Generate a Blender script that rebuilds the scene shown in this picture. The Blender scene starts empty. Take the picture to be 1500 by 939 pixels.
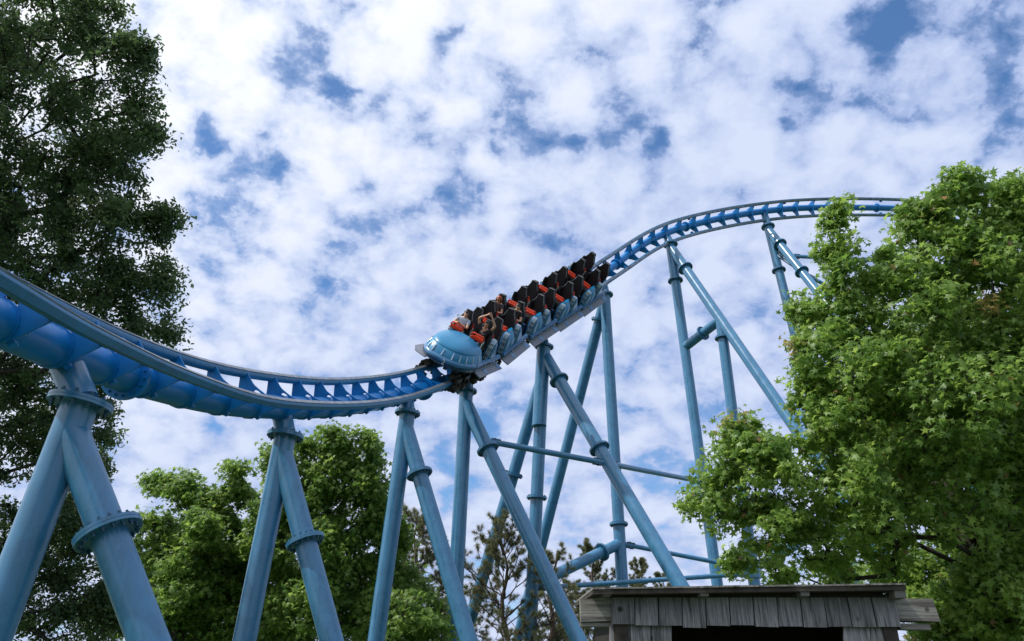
import bpy, bmesh, math, random
import numpy as np
from mathutils import Matrix, Vector, Euler
random.seed(7); RNG=np.random.default_rng(7)
SC=bpy.context.scene; COL=SC.collection
PI=math.pi
# ------------------------------------------------------------------ camera survey
TH=math.radians(25.6); F=1200.0; CT,ST=math.cos(TH),math.sin(TH); EYE=1.6
def W(px,py,d):                      # survey point: picture direction and measured distance -> metres in the place
    u=(px-750)/F*d; v=(469.5-py)/F*d
    return np.array([u,d*CT-v*ST,EYE+d*ST+v*CT])
def ray(px,py): return W(px,py,1.0)-np.array([0,0,EYE])
def on_plane(px,py,P,h):             # where that sight line meets the upright plane through P along horizontal h
    nrm=np.array([-h[1],h[0],0.0]); r=ray(px,py); o=np.array([0,0,EYE])
    return o+r*(nrm@(P-o))/(nrm@r)
def unit(v): v=np.asarray(v,float); return v/np.linalg.norm(v)
# ------------------------------------------------------------------ materials
def nodes_of(name):
    m=bpy.data.materials.new(name); m.use_nodes=True
    nt=m.node_tree; return m,nt,nt.nodes['Principled BSDF']
def N(nt,t,**kw):
    n=nt.nodes.new(t)
    for k,v in kw.items():
        if k in n.inputs.keys(): n.inputs[k].default_value=v
        else: setattr(n,k,v)
    return n
def ramp(nt,fac,stops):
    r=nt.nodes.new('ShaderNodeValToRGB'); e=r.color_ramp.elements
    while len(e)<len(stops): e.new(0.5)
    for i,(p,c) in enumerate(stops):
        e[i].position=p; e[i].color=(*c,1) if len(c)==3 else c
    nt.links.new(fac,r.inputs[0]); return r.outputs[0]
def paint(name,base,rough=.38,var=.18,grime=.25,coat=.25,metal=0.0,scale=3.0,streak=None,bump=.04):
    m,nt,b=nodes_of(name); L=nt.links.new
    tc=N(nt,'ShaderNodeTexCoord'); geo=N(nt,'ShaderNodeNewGeometry')
    n1=N(nt,'ShaderNodeTexNoise',Scale=scale,Detail=6.0,Roughness=.6); L(geo.outputs['Position'],n1.inputs['Vector'])
    lo=tuple(c*(1-var) for c in base); hi=tuple(min(1,c*(1+var)) for c in base)
    c1=ramp(nt,n1.outputs['Fac'],[(.3,lo),(.7,hi)])
    mp=N(nt,'ShaderNodeMapping'); mp.inputs['Scale'].default_value=(14,14,.9) if streak is None else streak
    L(geo.outputs['Position'],mp.inputs['Vector'])
    n2=N(nt,'ShaderNodeTexNoise',Scale=1.0,Detail=8.0,Roughness=.7); L(mp.outputs[0],n2.inputs['Vector'])
    f2=ramp(nt,n2.outputs['Fac'],[(.47,(0,0,0)),(.68,(grime,)*3)])
    mx=N(nt,'ShaderNodeMixRGB'); mx.inputs[2].default_value=(*[c*.35+.01 for c in base],1)
    L(f2,mx.inputs[0]); L(c1,mx.inputs[1])
    n3=N(nt,'ShaderNodeTexNoise',Scale=26.0,Detail=3.0,Roughness=.6); L(geo.outputs['Position'],n3.inputs['Vector'])
    f3=ramp(nt,n3.outputs['Fac'],[(.70,(0,0,0)),(.76,(min(1,grime*2.2),)*3)])
    mx2=N(nt,'ShaderNodeMixRGB'); mx2.inputs[2].default_value=(.03,.035,.035,1)
    L(f3,mx2.inputs[0]); L(mx.outputs[0],mx2.inputs[1])
    L(mx2.outputs[0],b.inputs['Base Color'])
    rr=ramp(nt,n1.outputs['Fac'],[(.3,(rough*.8,)*3),(.75,(min(1,rough*1.35),)*3)]); L(rr,b.inputs['Roughness'])
    b.inputs['Coat Weight'].default_value=coat; b.inputs['Coat Roughness'].default_value=.18; b.inputs['Metallic'].default_value=metal
    if bump:
        bp=N(nt,'ShaderNodeBump',Strength=bump,Distance=.02); L(n3.outputs['Fac'],bp.inputs['Height']); L(bp.outputs[0],b.inputs['Normal'])
    return m
def leafmat(name,lo,hi,warm=None,trans=.35,rough=.45):
    m,nt,b=nodes_of(name); L=nt.links.new
    a=N(nt,'ShaderNodeAttribute'); a.attribute_name='tint'
    st=[(0,lo),(.8,hi)]+([(1,warm)] if warm else [])
    c=ramp(nt,a.outputs['Fac'],st); L(c,b.inputs['Base Color']); b.inputs['Roughness'].default_value=rough
    b.inputs['Specular IOR Level'].default_value=.4
    tr=N(nt,'ShaderNodeBsdfTranslucent'); hs=N(nt,'ShaderNodeHueSaturation',Value=2.1,Saturation=1.0,Hue=.487); L(c,hs.inputs['Color']); L(hs.outputs[0],tr.inputs['Color'])
    ms=N(nt,'ShaderNodeMixShader'); ms.inputs[0].default_value=trans
    L(b.outputs[0],ms.inputs[1]); L(tr.outputs[0],ms.inputs[2]); L(ms.outputs[0],nt.nodes['Material Output'].inputs[0]); return m
def woodmat(name,lo,hi,dark):
    m,nt,b=nodes_of(name); L=nt.links.new
    tc=N(nt,'ShaderNodeUVMap'); a=N(nt,'ShaderNodeAttribute'); a.attribute_name='tint'
    # uv.x along the board width in metres (offset per board), uv.y along the grain
    mp=N(nt,'ShaderNodeMapping'); mp.inputs['Scale'].default_value=(60,3.0,1); L(tc.outputs[0],mp.inputs[0])
    n=N(nt,'ShaderNodeTexNoise',Scale=1.0,Detail=8.0,Roughness=.65,Distortion=.4); L(mp.outputs[0],n.inputs['Vector'])
    c=ramp(nt,n.outputs['Fac'],[(.28,dark),(.5,lo),(.72,hi)])
    mp2=N(nt,'ShaderNodeMapping'); mp2.inputs['Scale'].default_value=(11,.9,1); L(tc.outputs[0],mp2.inputs[0])
    n2=N(nt,'ShaderNodeTexNoise',Scale=1.0,Detail=4.0,Roughness=.6); L(mp2.outputs[0],n2.inputs['Vector'])
    f=ramp(nt,n2.outputs['Fac'],[(.5,(0,0,0)),(.68,(.85,)*3)])
    mx=N(nt,'ShaderNodeMixRGB'); mx.inputs[2].default_value=(*[q*.6 for q in dark],1); L(f,mx.inputs[0]); L(c,mx.inputs[1])
    # knots
    vo=N(nt,'ShaderNodeTexVoronoi',Scale=3.1); L(tc.outputs[0],vo.inputs['Vector'])
    k=ramp(nt,vo.outputs['Distance'],[(.05,(1,1,1)),(.13,(0,0,0))])
    mk=N(nt,'ShaderNodeMixRGB'); mk.inputs[2].default_value=(.018,.014,.012,1); L(k,mk.inputs[0]); L(mx.outputs[0],mk.inputs[1])
    v=N(nt,'ShaderNodeHueSaturation'); mr=N(nt,'ShaderNodeMapRange'); mr.inputs[3].default_value=.72; mr.inputs[4].default_value=1.25
    L(a.outputs['Fac'],mr.inputs[0]); L(mr.outputs[0],v.inputs['Value']); L(mk.outputs[0],v.inputs['Color']); L(v.outputs[0],b.inputs['Base Color'])
    b.inputs['Roughness'].default_value=.85
    bp=N(nt,'ShaderNodeBump',Strength=.6,Distance=.006); L(n.outputs['Fac'],bp.inputs['Height']); L(bp.outputs[0],b.inputs['Normal'])
    return m
def plain(name,c,rough=.7,metal=0,var=.15,scale=20):
    m,nt,b=nodes_of(name); geo=N(nt,'ShaderNodeNewGeometry'); n=N(nt,'ShaderNodeTexNoise',Scale=scale,Detail=4.0); nt.links.new(geo.outputs['Position'],n.inputs['Vector'])
    nt.links.new(ramp(nt,n.outputs['Fac'],[(.3,tuple(q*(1-var) for q in c)),(.7,tuple(min(1,q*(1+var)) for q in c))]),b.inputs['Base Color'])
    b.inputs['Roughness'].default_value=rough; b.inputs['Metallic'].default_value=metal; return m
M={}
M['steel']=paint('pale_teal_steel_paint',(.044,.182,.335),rough=.28,var=.13,grime=.34,coat=.3)
M['spine']=paint('saturated_blue_paint',(.0,.185,.52),rough=.42,var=.12,grime=.18,coat=.04)
M['rail']=paint('rail_paint',(.020,.160,.32),rough=.40,var=.2,grime=.4,coat=.1)
M['bolt']=plain('shadow_dark_bolt_paint',(.022,.085,.14),.45,.2)  # steel blue darkened to stand for the shadows at the bolts
M['nose']=paint('car_blue_gloss',(.008,.195,.39),rough=.33,var=.08,grime=.10,coat=.25,scale=1.2,bump=0)
M['carblue']=paint('car_mid_blue',(.035,.17,.36),rough=.3,var=.15,grime=.15,coat=.5)
M['cardark']=paint('car_navy',(.012,.05,.14),rough=.35,var=.2,grime=.1,coat=.4)
M['silver']=plain('silver_strip',(.50,.60,.70),.3,.35,.12,8)
M['wing']=paint('grey_step_plate',(.20,.22,.265),rough=.5,var=.15,grime=.35,coat=0)
M['black']=plain('black_padding',(.006,.007,.011),.62,0,.3,12)
M['trim']=plain('pale_piping',(.30,.34,.36),.5)
M['red']=plain('red_plastic',(.62,.045,.012),.38,0,.08)
M['white']=plain('white_plastic',(.6,.6,.56),.4)
M['wheel']=plain('wheel_rubber',(.020,.017,.014),.6)
M['bogie']=plain('greasy_bogie',(.032,.026,.018),.5,.4,.5,9)
M['skin']=plain('skin',(.62,.37,.26),.5,0,.06)
M['skin2']=plain('tanned_skin',(.52,.29,.19),.5,0,.06)
M['hair_brown']=plain('brown_hair',(.022,.013,.009),.5,0,.4,60)
M['hair_red']=plain('red_hair',(.40,.085,.025),.45,0,.4,60)
M['shirt_grey']=plain('light_grey_shirt',(.42,.50,.64),.85)
M['shirt_black']=plain('black_shirt',(.02,.022,.028),.85)
M['shirt_char']=plain('charcoal_shirt',(.06,.06,.07),.85)
M['print']=plain('shirt_print',(.55,.6,.6),.8)
M['denim']=plain('denim',(.04,.07,.14),.85)
M['eye']=plain('eye',(.01,.008,.008),.2)
M['mouth']=plain('mouth',(.30,.05,.05),.5)
M['bark']=plain('bark',(.032,.025,.020),.9,0,.5,14)
M['bark_pine']=plain('pine_bark',(.085,.058,.042),.9,0,.4,14)
M['leaf_oak']=leafmat('dark_oak_leaf',(.036,.078,.030),(.090,.145,.050),(.12,.15,.05),trans=.42)
M['leaf_gum']=leafmat('sweetgum_leaf',(.085,.175,.030),(.215,.325,.068),(.24,.16,.07),trans=.48)
M['leaf_gumfar']=leafmat('maple_leaf',(.075,.158,.028),(.18,.28,.058),(.19,.27,.07),trans=.48)
M['needle']=leafmat('pine_needle',(.065,.085,.038),(.165,.175,.080),(.24,.18,.10),trans=.28,rough=.6)
M['wood']=woodmat('weathered_grey_wood',(.185,.182,.188),(.34,.335,.345),(.048,.045,.046))
M['wood2']=woodmat('weathered_beam_wood',(.21,.20,.18),(.35,.335,.305),(.07,.062,.053))
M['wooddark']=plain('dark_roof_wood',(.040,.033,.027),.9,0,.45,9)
M['shade_wood']=plain('shade_darkened_inner_wood',(.020,.014,.011),.9,0,.4,9)  # inner wood coloured near black to stand for the shade inside the shed
def ground_mat():
    m,nt,b=nodes_of('grass_ground'); geo=N(nt,'ShaderNodeNewGeometry'); n=N(nt,'ShaderNodeTexNoise',Scale=.8,Detail=10.0); nt.links.new(geo.outputs['Position'],n.inputs['Vector'])
    nt.links.new(ramp(nt,n.outputs['Fac'],[(.35,(.03,.055,.015)),(.6,(.06,.10,.03)),(.75,(.11,.10,.06))]),b.inputs['Base Color']); b.inputs['Roughness'].default_value=.95
    return m
def asphalt_mat():
    return plain('asphalt',(.05,.05,.05),.9,0,.3,40)
# ------------------------------------------------------------------ mesh builder
def frame(d,hint=(0,0,1)):
    d=unit(d); h=np.array(hint,float)
    if abs(d@unit(h))>.97: h=np.array([0,1.,0])
    x=unit(np.cross(h,d)); return x,np.cross(d,x),d
class MB:
    def __init__(s): s.v=[];s.f=[];s.t=[];s.uv=None
    def add(s,vs,fs):
        o=len(s.v); s.v+= [tuple(map(float,q)) for q in vs]; s.f+=[tuple(i+o for i in q) for q in fs]
    def tube(s,p0,p1,r0,r1=None,seg=24,caps=True):
        r1=r0 if r1 is None else r1; p0=np.asarray(p0,float);p1=np.asarray(p1,float)
        x,y,_=frame(p1-p0); vs=[]
        for p,r in ((p0,r0),(p1,r1)):
            for k in range(seg):
                a=2*PI*k/seg; vs.append(p+x*math.cos(a)*r+y*math.sin(a)*r)
        fs=[(k,(k+1)%seg,seg+(k+1)%seg,seg+k) for k in range(seg)]
        if caps: fs+=[tuple(range(seg))[::-1],tuple(range(seg,2*seg))]
        s.add(vs,fs); return s
    def sweep(s,pts,rad,seg=12,frames=None,caps=True):
        pts=[np.asarray(p,float) for p in pts]; n=len(pts); rad=[rad]*n if np.isscalar(rad) else rad
        vs=[]; px=None
        for i,p in enumerate(pts):
            d=unit(pts[min(i+1,n-1)]-pts[max(i-1,0)])
            if px is None: x,y,_=frame(d)
            else: x=unit(px-d*(px@d)); y=np.cross(d,x)
            px=x
            for k in range(seg):
                a=2*PI*k/seg; vs.append(p+(x*math.cos(a)+y*math.sin(a))*rad[i])
        fs=[(i*seg+k,i*seg+(k+1)%seg,(i+1)*seg+(k+1)%seg,(i+1)*seg+k) for i in range(n-1) for k in range(seg)]
        if caps: fs+=[tuple(range(seg))[::-1],tuple(range((n-1)*seg,n*seg))]
        s.add(vs,fs); return s
    def box(s,c,size,mat=None):
        c=np.asarray(c,float); h=np.asarray(size,float)/2
        vs=[(sx*h[0],sy*h[1],sz*h[2]) for sx in(-1,1) for sy in(-1,1) for sz in(-1,1)]
        if mat is not None: vs=[np.array(mat@Vector(v)) for v in vs]
        s.add([c+np.array(v) for v in vs],[(0,1,3,2),(4,6,7,5),(0,4,5,1),(2,3,7,6),(0,2,6,4),(1,5,7,3)]); return s
    def prism(s,poly,ax0,ax1,ext,org=(0,0,0),t0=0.,t1=1.):   # poly in (ax0,ax1) plane, extruded along ext from t0 to t1
        ax0,ax1,ext,org=map(lambda q:np.asarray(q,float),(ax0,ax1,ext,org)); n=len(poly)
        vs=[org+ax0*a+ax1*b+ext*t for t in(t0,t1) for a,b in poly]
        s.add(vs,[tuple(range(n))[::-1],tuple(range(n,2*n))]+[(k,(k+1)%n,n+(k+1)%n,n+k) for k in range(n)]); return s
    def grid(s,pts):  # 2-D list of points
        a=len(pts);b=len(pts[0]); s.add([p for r in pts for p in r],[(i*b+j,i*b+j+1,(i+1)*b+j+1,(i+1)*b+j) for i in range(a-1) for j in range(b-1)]); return s
    def mesh(s,name,org=(0,0,0),smooth=35,bevel=0):
        me=bpy.data.meshes.new(name); o=np.asarray(org,float)
        me.from_pydata([tuple(np.array(v)-o) for v in s.v],[],s.f); me.validate(); me.update()
        bm=bmesh.new(); bm.from_mesh(me); bmesh.ops.recalc_face_normals(bm,faces=bm.faces)
        if bevel:
            ed=[e for e in bm.edges if len(e.link_faces)==2 and e.calc_face_angle(0)>.6]
            bmesh.ops.bevel(bm,geom=ed,offset=bevel,segments=2,affect='EDGES',clamp_overlap=True)
        bm.to_mesh(me); bm.free()
        if smooth:
            me.shade_smooth(); me.set_sharp_from_angle(angle=math.radians(smooth))
        return me
    def build(s,name,m,parent=None,org=(0,0,0),smooth=35,bevel=0):
        return link(name,s.mesh(name,org,smooth,bevel),m,parent)
def link(name,me,m=None,parent=None,mat=None):
    o=bpy.data.objects.new(name,me); COL.objects.link(o)
    if m is not None and me is not None and not me.materials: me.materials.append(m)
    if parent is not None: o.parent=parent
    if mat is not None: o.matrix_basis=mat
    return o
def tag(o,label=None,cat=None,group=None,kind=None):
    for k,v in(('label',label),('category',cat),('group',group),('kind',kind)):
        if v: o[k]=v
    return o
def empty(name,loc=(0,0,0)):
    o=bpy.data.objects.new(name,None); COL.objects.link(o); o.location=tuple(map(float,loc)); o.empty_display_size=.2; return o
# ------------------------------------------------------------------ the line of the track
CP=[(0,408.4,8.0,30),(115,470.2,9.6,31),(240,527.4,11.9,33),(370,566.5,14.7,39),(500,576.4,18.9,39),(584,566.9,22.9,41),(640,550.4,25.6,39),(683,535.7,27.9,35),
    (735,497.9,30.5,38),(790,463.5,32.9,47),(845,427.8,35.3,60),(899,389.0,37.6,80),(993,336.1,42,107),(1145,307.3,46.5,121),(1300,303.6,49.0,116),(1420,313.0,50.2,121)]
pts=[np.array(q,float) for q in((-4.35,-6,5.6),(-4.6,-1,5.1),(-4.85,3.5,4.98))]+[W(*q[:3]) for q in CP]
bk=[10,20,30]+[q[3] for q in CP]
e=pts[-1]; d=unit(pts[-1]-pts[-2])
pts+=[e+np.array([4.6,1.2,.1]),e+np.array([9,1.6,-.5]),e+np.array([15,.5,-2.4])]; bk+=[112,105,90]
pts=np.array(pts); bk=np.array(bk,float)
def catmull(P,n=24):
    out=[]
    Q=np.vstack([2*P[0]-P[1],P,2*P[-1]-P[-2]])
    for i in range(1,len(Q)-2):
        for k in range(n):
            t=k/n; a,b,c,dd=Q[i-1],Q[i],Q[i+1],Q[i+2]
            out.append(.5*((2*b)+(-a+c)*t+(2*a-5*b+4*c-dd)*t*t+(-a+3*b-3*c+dd)*t**3))
    out.append(Q[-2]); return np.array(out)
full=catmull(np.hstack([pts,bk[:,None]]))
seg=np.r_[0,np.cumsum(np.linalg.norm(np.diff(full[:,:3],axis=0),axis=1))]
STEP=.1; S_=np.arange(0,seg[-1],STEP); TR=np.stack([np.interp(S_,seg,full[:,k]) for k in range(4)],1)
ker=np.exp(-np.linspace(-2,2,31)**2); ker/=ker.sum()
sm=np.stack([np.convolve(np.pad(TR[:,k],15,'reflect',reflect_type='odd'),ker,'valid') for k in range(4)],1); TR=sm
TT=np.gradient(TR[:,:3],axis=0); TT/=np.linalg.norm(TT,axis=1)[:,None]
def track(s):                        # position, uptrack tangent, left-of-travel (near side), normal
    s=max(0,min(s,S_[-1]-.2)); P=np.array([np.interp(s,S_,TR[:,k]) for k in range(4)]); t=unit([np.interp(s,S_,TT[:,k]) for k in range(3)])
    f=-t; up=np.array([0,0,1.]); n0=unit(up-f*(up@f)); l0=np.cross(n0,f); a=math.radians(P[3])
    return P[:3],t,l0*math.cos(a)-n0*math.sin(a),n0*math.cos(a)+l0*math.sin(a)
def px_of(p):
    z=p[2]-EYE; d=p[1]*CT+z*ST; return 750+F*p[0]/d,469.5-F*(-p[1]*ST+z*CT)/d,d
PXS=np.array([px_of(p)[0] if p[1]>4 else -999-i for i,p in enumerate(TR[:,:3])])
def s_at(px):
    return float(S_[np.argmin(np.abs(PXS-px))])
def tmat(s,flip=1):                  # local frame: X to the right of travel, Y forward, Z up off the rails
    P,t,l,n=track(s); m=Matrix.Identity(4)
    for i,a in enumerate((-l,-t,n)):
        for j in range(3): m[j][i]=a[j]
    m.translation=Vector(P); return m
G=.47; H=.387; RS=.235; RR=.088
O=track(0)[0]
tk=empty('coaster_track',O); tag(tk,'long bright blue steel coaster track sweeping up from the left edge to the right tree','coaster track')
ss=np.arange(0,S_[-1]-.3,.3)
SB0,SB1=s_at(690),s_at(860); RS2=.18
def rs_at(s): return float(np.interp(s,[SB0,SB1],[RS,RS2]))
MB().sweep([track(s)[0]-track(s)[3]*H for s in ss],[rs_at(s) for s in ss],28).build('spine_tube',M['spine'],tk,O,60)
def rail_mb(sg):
    b=MB(); ring=[]
    for s in ss:
        P,t,l,n=track(s); c=P+l*sg*G
        row=[]
        for k in range(20):
            a=2*PI*k/20; r=RR
            row.append(c+l*math.cos(a)*r+n*math.sin(a)*r)
        ring.append(row)
    m=len(ring)
    b.add([p for r in ring for p in r],[(i*20+k,i*20+(k+1)%20,(i+1)*20+(k+1)%20,(i+1)*20+k) for i in range(m-1) for k in range(20)])
    return b
def strip_mb(sg,axs):
    b=MB()
    for ax in axs:
        rows=[]
        for s in ss:
            P,t,l,n=track(s); c=P+l*sg*G
            if ax==0: a,bb=l,n
            else: a,bb=n,l*sg
            rows.append([c+a*u+bb*v for u,v in((-.045,.06),(-.045,.092),(.045,.092),(.045,.06))])
        b.grid(rows)
    return b
M['worn']=plain('wheel_worn_steel',(.20,.23,.26),.38,.55,.4,5)
for sg in(1,-1):
    rl=rail_mb(sg).build('rail',M['rail'],tk,O,40)
    strip_mb(sg,(0,)).build('running_strip',M['worn'],rl,O,40); strip_mb(sg,(1,)).build('side_strip',M['rail'],rl,O,40)
# cross ties: one mesh in the local frame (X right, Y forward, Z off the rails)
def tie_mesh(RS):
    b=MB()
    # concave web plate across both rails, standing on the tube, with an eye-shaped opening over it
    ys=lambda x:-H+math.sqrt(max(0,RS*RS-x*x))-.004
    for sg in(1,-1):
        q=[(.445,.075),(.40,.055),(.27,-.005),(.19,-.035),(.14,-.046),(0,-.05),(0,-.082),(.045,-.088),(.08,-.105),(.10,ys(.10)),(.15,ys(.15)),(min(.20,RS*.9),ys(min(.20,RS*.9))),(RS-.003,-H),(RS*.9,-H-RS*.42),(RS*.7,-H-RS*.74),(RS*.85,-H-RS*.7),(.47,-.10),(.485,-.05)]
        b.prism([(sg*x,z) for x,z in q],(1,0,0),(0,0,1),(0,1,0),(0,0,0),-.013,.013)
    # saddle band round the upper side of the tube
    for k in range(-4,13):
        a=PI*k/8-PI/16*0; a2=a+PI/8
        if k>=12: break
        vs=[]
        for aa in(a-PI/4,a2-PI/4):
            for r in(RS-.004,RS+.022):
                for y in(-.045,.045): vs.append((math.cos(aa)*r,y,-H+math.sin(aa)*r))
        b.add(vs,[(0,1,3,2),(4,6,7,5),(2,3,7,6),(0,4,5,1),(0,2,6,4),(1,5,7,3)])
    # lug plates with bolts beside each plate
    for sg in(1,-1):
        for a in(-.35,.25,.8):
            r=RS+.03; c=(sg*math.cos(a)*r,-.06,-H+math.sin(a)*r); b.box(c,(.06,.075,.075),Matrix.Rotation(-sg*a,3,'Y'))
            b.tube((c[0],-.09,c[2]),(c[0],-.14,c[2]),.024,seg=8)
        b.box((sg*.47,0,-.075),(.07,.11,.035))
    return b.mesh('cross_tie',smooth=30)
ties=(tie_mesh(RS),tie_mesh(RS2))
S0=s_at(607); 
for k in range(-18,32):
    s=S0+1.15*k
    if s<.5 or s>S_[-1]-1: continue
    p=px_of(track(s)[0])
    if not(-150<p[0]<1560 and p[2]>3): continue
    m=tmat(s); m=Matrix.Translation(-Vector(O))@m
    link('cross_tie',ties[1 if s>(SB0+SB1)/2 else 0],M['spine'],tk,m)
def flange_into(b,c,ax,r,nb=14,th=.035,tube=0):
    x,y,d=frame(ax); c=np.asarray(c,float)
    b.tube(c-d*(th+.002),c-d*.002,r,seg=36); b.tube(c+d*.002,c+d*(th+.002),r,seg=36)
def bolts_into(b,c,ax,rb,nb,size,th=.035):
    x,y,d=frame(ax); c=np.asarray(c,float)
    for k in range(nb):
        a=2*PI*(k+.5)/nb; p=c+(x*math.cos(a)+y*math.sin(a))*rb
        b.tube(p-d*(th+size*1.1),p+d*(th+size*1.1),size,seg=6)
        b.tube(p-d*(th+size*2.0),p+d*(th+size*2.0),size*.55,seg=6)
def flange(parent,c,ax,r,org,mt='steel',nb=18,th=.035,size=.027):
    b=MB(); flange_into(b,c,ax,r,th=th); f=b.build('flange',M[mt],parent,org,30)
    b=MB(); bolts_into(b,c,ax,r*.84,nb,size,th); b.build('bolt_ring',M['bolt' if mt=='steel' else 'spine'],f,org,20)
    return f
for px in(207,628,911,1012,1150,1290,1400):
    s=s_at(px); P,t,l,n=track(s); f=flange(tk,P-n*H,t,.345*rs_at(s)/RS,O,'spine',18,.03,.022)
    for sg in(1,-1):
        b=MB(); q=P+l*sg*(G-.11)-n*.05; b.tube(q-t*.05,q+t*.05,.06,seg=16); b.tube(q-t*.09,q+t*.09,.03,seg=8); b.build('rail_joint',M['spine'],tk,O,30)
# ------------------------------------------------------------------ supports
def hdir(s):                         # horizontal direction across the track, positive to the near/right side
    t=track(s)[1]; v=np.array([t[1],-t[0],0.0]); v=unit(v); return v if v[0]>0 else -v
def to_ground(a,b): 
    d=b-a; return a+d*((a[2]+.05)/(-d[2]))
def at_py(a,b,py):                   # point on the straight leg a-b seen at picture height py
    lo,hi=0.0,1.0; 
    for _ in range(50):
        m=(lo+hi)/2; y=px_of(a+(b-a)*m)[1]
        if y<py: lo=m
        else: hi=m
    return a+(b-a)*lo
LEG={}
def support(key,label,px_top,fl,main,branches,r,rf,flg=True,main_h=None,extra_fl=(),neck=True):
    s=s_at(px_top); P,t,l,n=track(s); C=P-n*H; h=hdir(s)
    Fp=on_plane(fl[0],fl[1],C,h); mb=on_plane(main[0],main[1],Fp,h if main_h is None else unit(main_h))
    g=to_ground(Fp,mb); root=empty('track_support',(Fp[0],Fp[1],0)); org=np.array([Fp[0],Fp[1],0])
    tag(root,label,'coaster support','steel supports under the coaster track')
    ax=unit(g-Fp)
    if neck:
        b=MB(); b.tube(C-n*(RS*.3),Fp-ax*.03,min(r*.95,rs_at(s)*.95),r*.95,28); x=unit(np.cross(t,ax)); 
        # saddle cheeks gripping the spine
        b.build('neck',M['steel'],root,org,40)
    if flg: flange(root,Fp,ax,rf,org,nb=12,size=.030)
    MB().tube(Fp+ax*.03,g,r,seg=36).build('leg',M['steel'],root,org,40)
    LEG[key]=[(Fp,g)]
    for bi,(jp,q,fls,kind,rr,hh) in enumerate(branches):
        J=at_py(Fp,g,jp) if kind!='free' else None
        hb=h if hh is None else unit(hh)
        Q=on_plane(q[0],q[1],J,hb); gg=to_ground(J,Q); rr=rr or r
        # the branch leaves the main leg with a mitred elbow, then runs straight to the ground
        MB().sweep([J,J+(gg-J)*.5,gg],[rr*.985]*3,36).build('leg',M['steel'],root,org,40)
        LEG[key].append((J,gg))
        for fy in fls: flange(root,at_py(J,gg,fy),gg-J,rf,org)
    for fy in extra_fl: flange(root,at_py(Fp,g,fy),g-Fp,rf,org)
    return root,org
R0=.235
s1,_=support('A','nearest blue support at the left edge, thick legs and a big bolted flange',128,(118,591),(2,895),[(632,(201,893),(780,),'j',None,None)],.200,.355)
s2,_=support('B','second blue support from the left, standing before the middle maples',432,(418,638),(358,939),[(664,(482,925),(793,),'j',None,None)],.208,.355)
s3,_=support('C','third blue support from the left, under the track just left of the train nose',606,(597,605),(551,939),[(626,(687,939),(694,),'j',None,None)],.225,.37)
s4,_=support('D','blue support right under the train nose, one leg upright and one slanting right',690,(683,573),(665.5,901),[(590,(844,931),(658,),'j',None,None)],R0,.37)
s5,_=support('E','tall support under the middle of the train with a capped stub',793,(797,508),(778,900),[(519,(998,860),(557,657),'j',.25,None),(550,(712,830),(695,),'j',None,None)],R0,.38,extra_fl=(729,))
s6,_=support('F','support under the last car, its upright leg reaching the shed roof',889,(886,432),(912,860),[(436,(803,761),(469,),'j',None,None)],R0,.37,extra_fl=(768,))
s7,_=support('G','support right of the train with slanting leg, short strut and upright post',985,(982,358),(1027,684),[(362,(1164,626),(393,),'j',None,None)],R0,.37,extra_fl=(411,))
s8,_=support('H','high blue support partly hidden behind the right tree, two flanges on its slanting leg',1128,(1125,332),(1152,441),[(338,(1200,430),(358,398),'j',None,None)],R0,.37,extra_fl=(396,))
s9,_=support('I','blue support almost wholly hidden behind the right tree',1395,(1392,345),(1432,640),[(352,(1480,600),(),'j',None,None)],R0,.37)
def add_part(root,b,name='leg',m='steel'):
    return b.build(name,M[m],root,np.array(root.location),40)
# capped stub beside the upright leg of the support under the train
a,b_=LEG['E'][0]; p=at_py(a,b_,625); off=np.array([-.05,-.16,0])
q=MB(); q.tube(a+off*.3,p+off,.27,seg=32); q.tube(p+off-np.array([0,0,.03]),p+off,.285,seg=32); add_part(s5,q,'capped_stub')
# upright post and short strut of the support at the start of the high curve
J=at_py(*LEG['G'][1],468); post_top=J.copy(); g=np.array([J[0]+.1,J[1],-.05])
add_part(s7,MB().tube(post_top,g,.23,seg=32)); flange(s7,at_py(post_top,g,495),g-post_top,.36,np.array(s7.location)); LEG['G'].append((post_top,g))
A1=at_py(*LEG['G'][0],509); add_part(s7,MB().tube(A1,J,.22,seg=32),'strut'); flange(s7,A1+(J-A1)*.52,J-A1,.35,np.array(s7.location))
def clevis(b,p,d,up):                # fork plates at the end of a brace
    x,y,z=frame(d,up)
    for sg in(-1,1): b.box(p+x*sg*.07,(.03,.22,.34),Matrix((x,y,z)).transposed())
def brace(name,label,A,B,r=.10,fl=None,forks=True):
    A=np.asarray(A);B=np.asarray(B); mid=(A+B)/2; root=empty(name,mid); tag(root,label,'brace','brace tubes between the coaster supports')
    d=unit(B-A); MB().tube(A,B,r,seg=20).build('tube',M['steel'],root,mid,40)
    if forks:
        for p in(A+d*.42,B-d*.42):
            b=MB(); clevis(b,p,d,(0,0,1)); b.box(p,(.05,.05,.3)); b.build('fork_plate',M['bolt'],root,mid,25)
    if fl is not None: flange(root,A+(B-A)*fl,d,r*1.65,mid)
    return root
a4=at_py(*LEG['D'][1],645); a5=at_py(*LEG['E'][1],679); a7=at_py(*LEG['G'][0],706)
brace('brace_tube','thin tube from the support under the nose to the middle slanting leg',a4,a5,.10)
brace('brace_tube','thin tube from the middle slanting leg towards the right tree',a5,a7,.10)
b6=at_py(*LEG['F'][0],796); c5=at_py(*LEG['E'][0],862); n7=at_py(*LEG['G'][2],834)
brace('brace_tube','thick flanged tube rising to the upright leg above the shed roof',at_py(*LEG['E'][0],858),b6,.21,fl=.78,forks=False)
brace('brace_tube','thin tube sloping down right from the upright leg to the low joint',b6,n7,.09)
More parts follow.
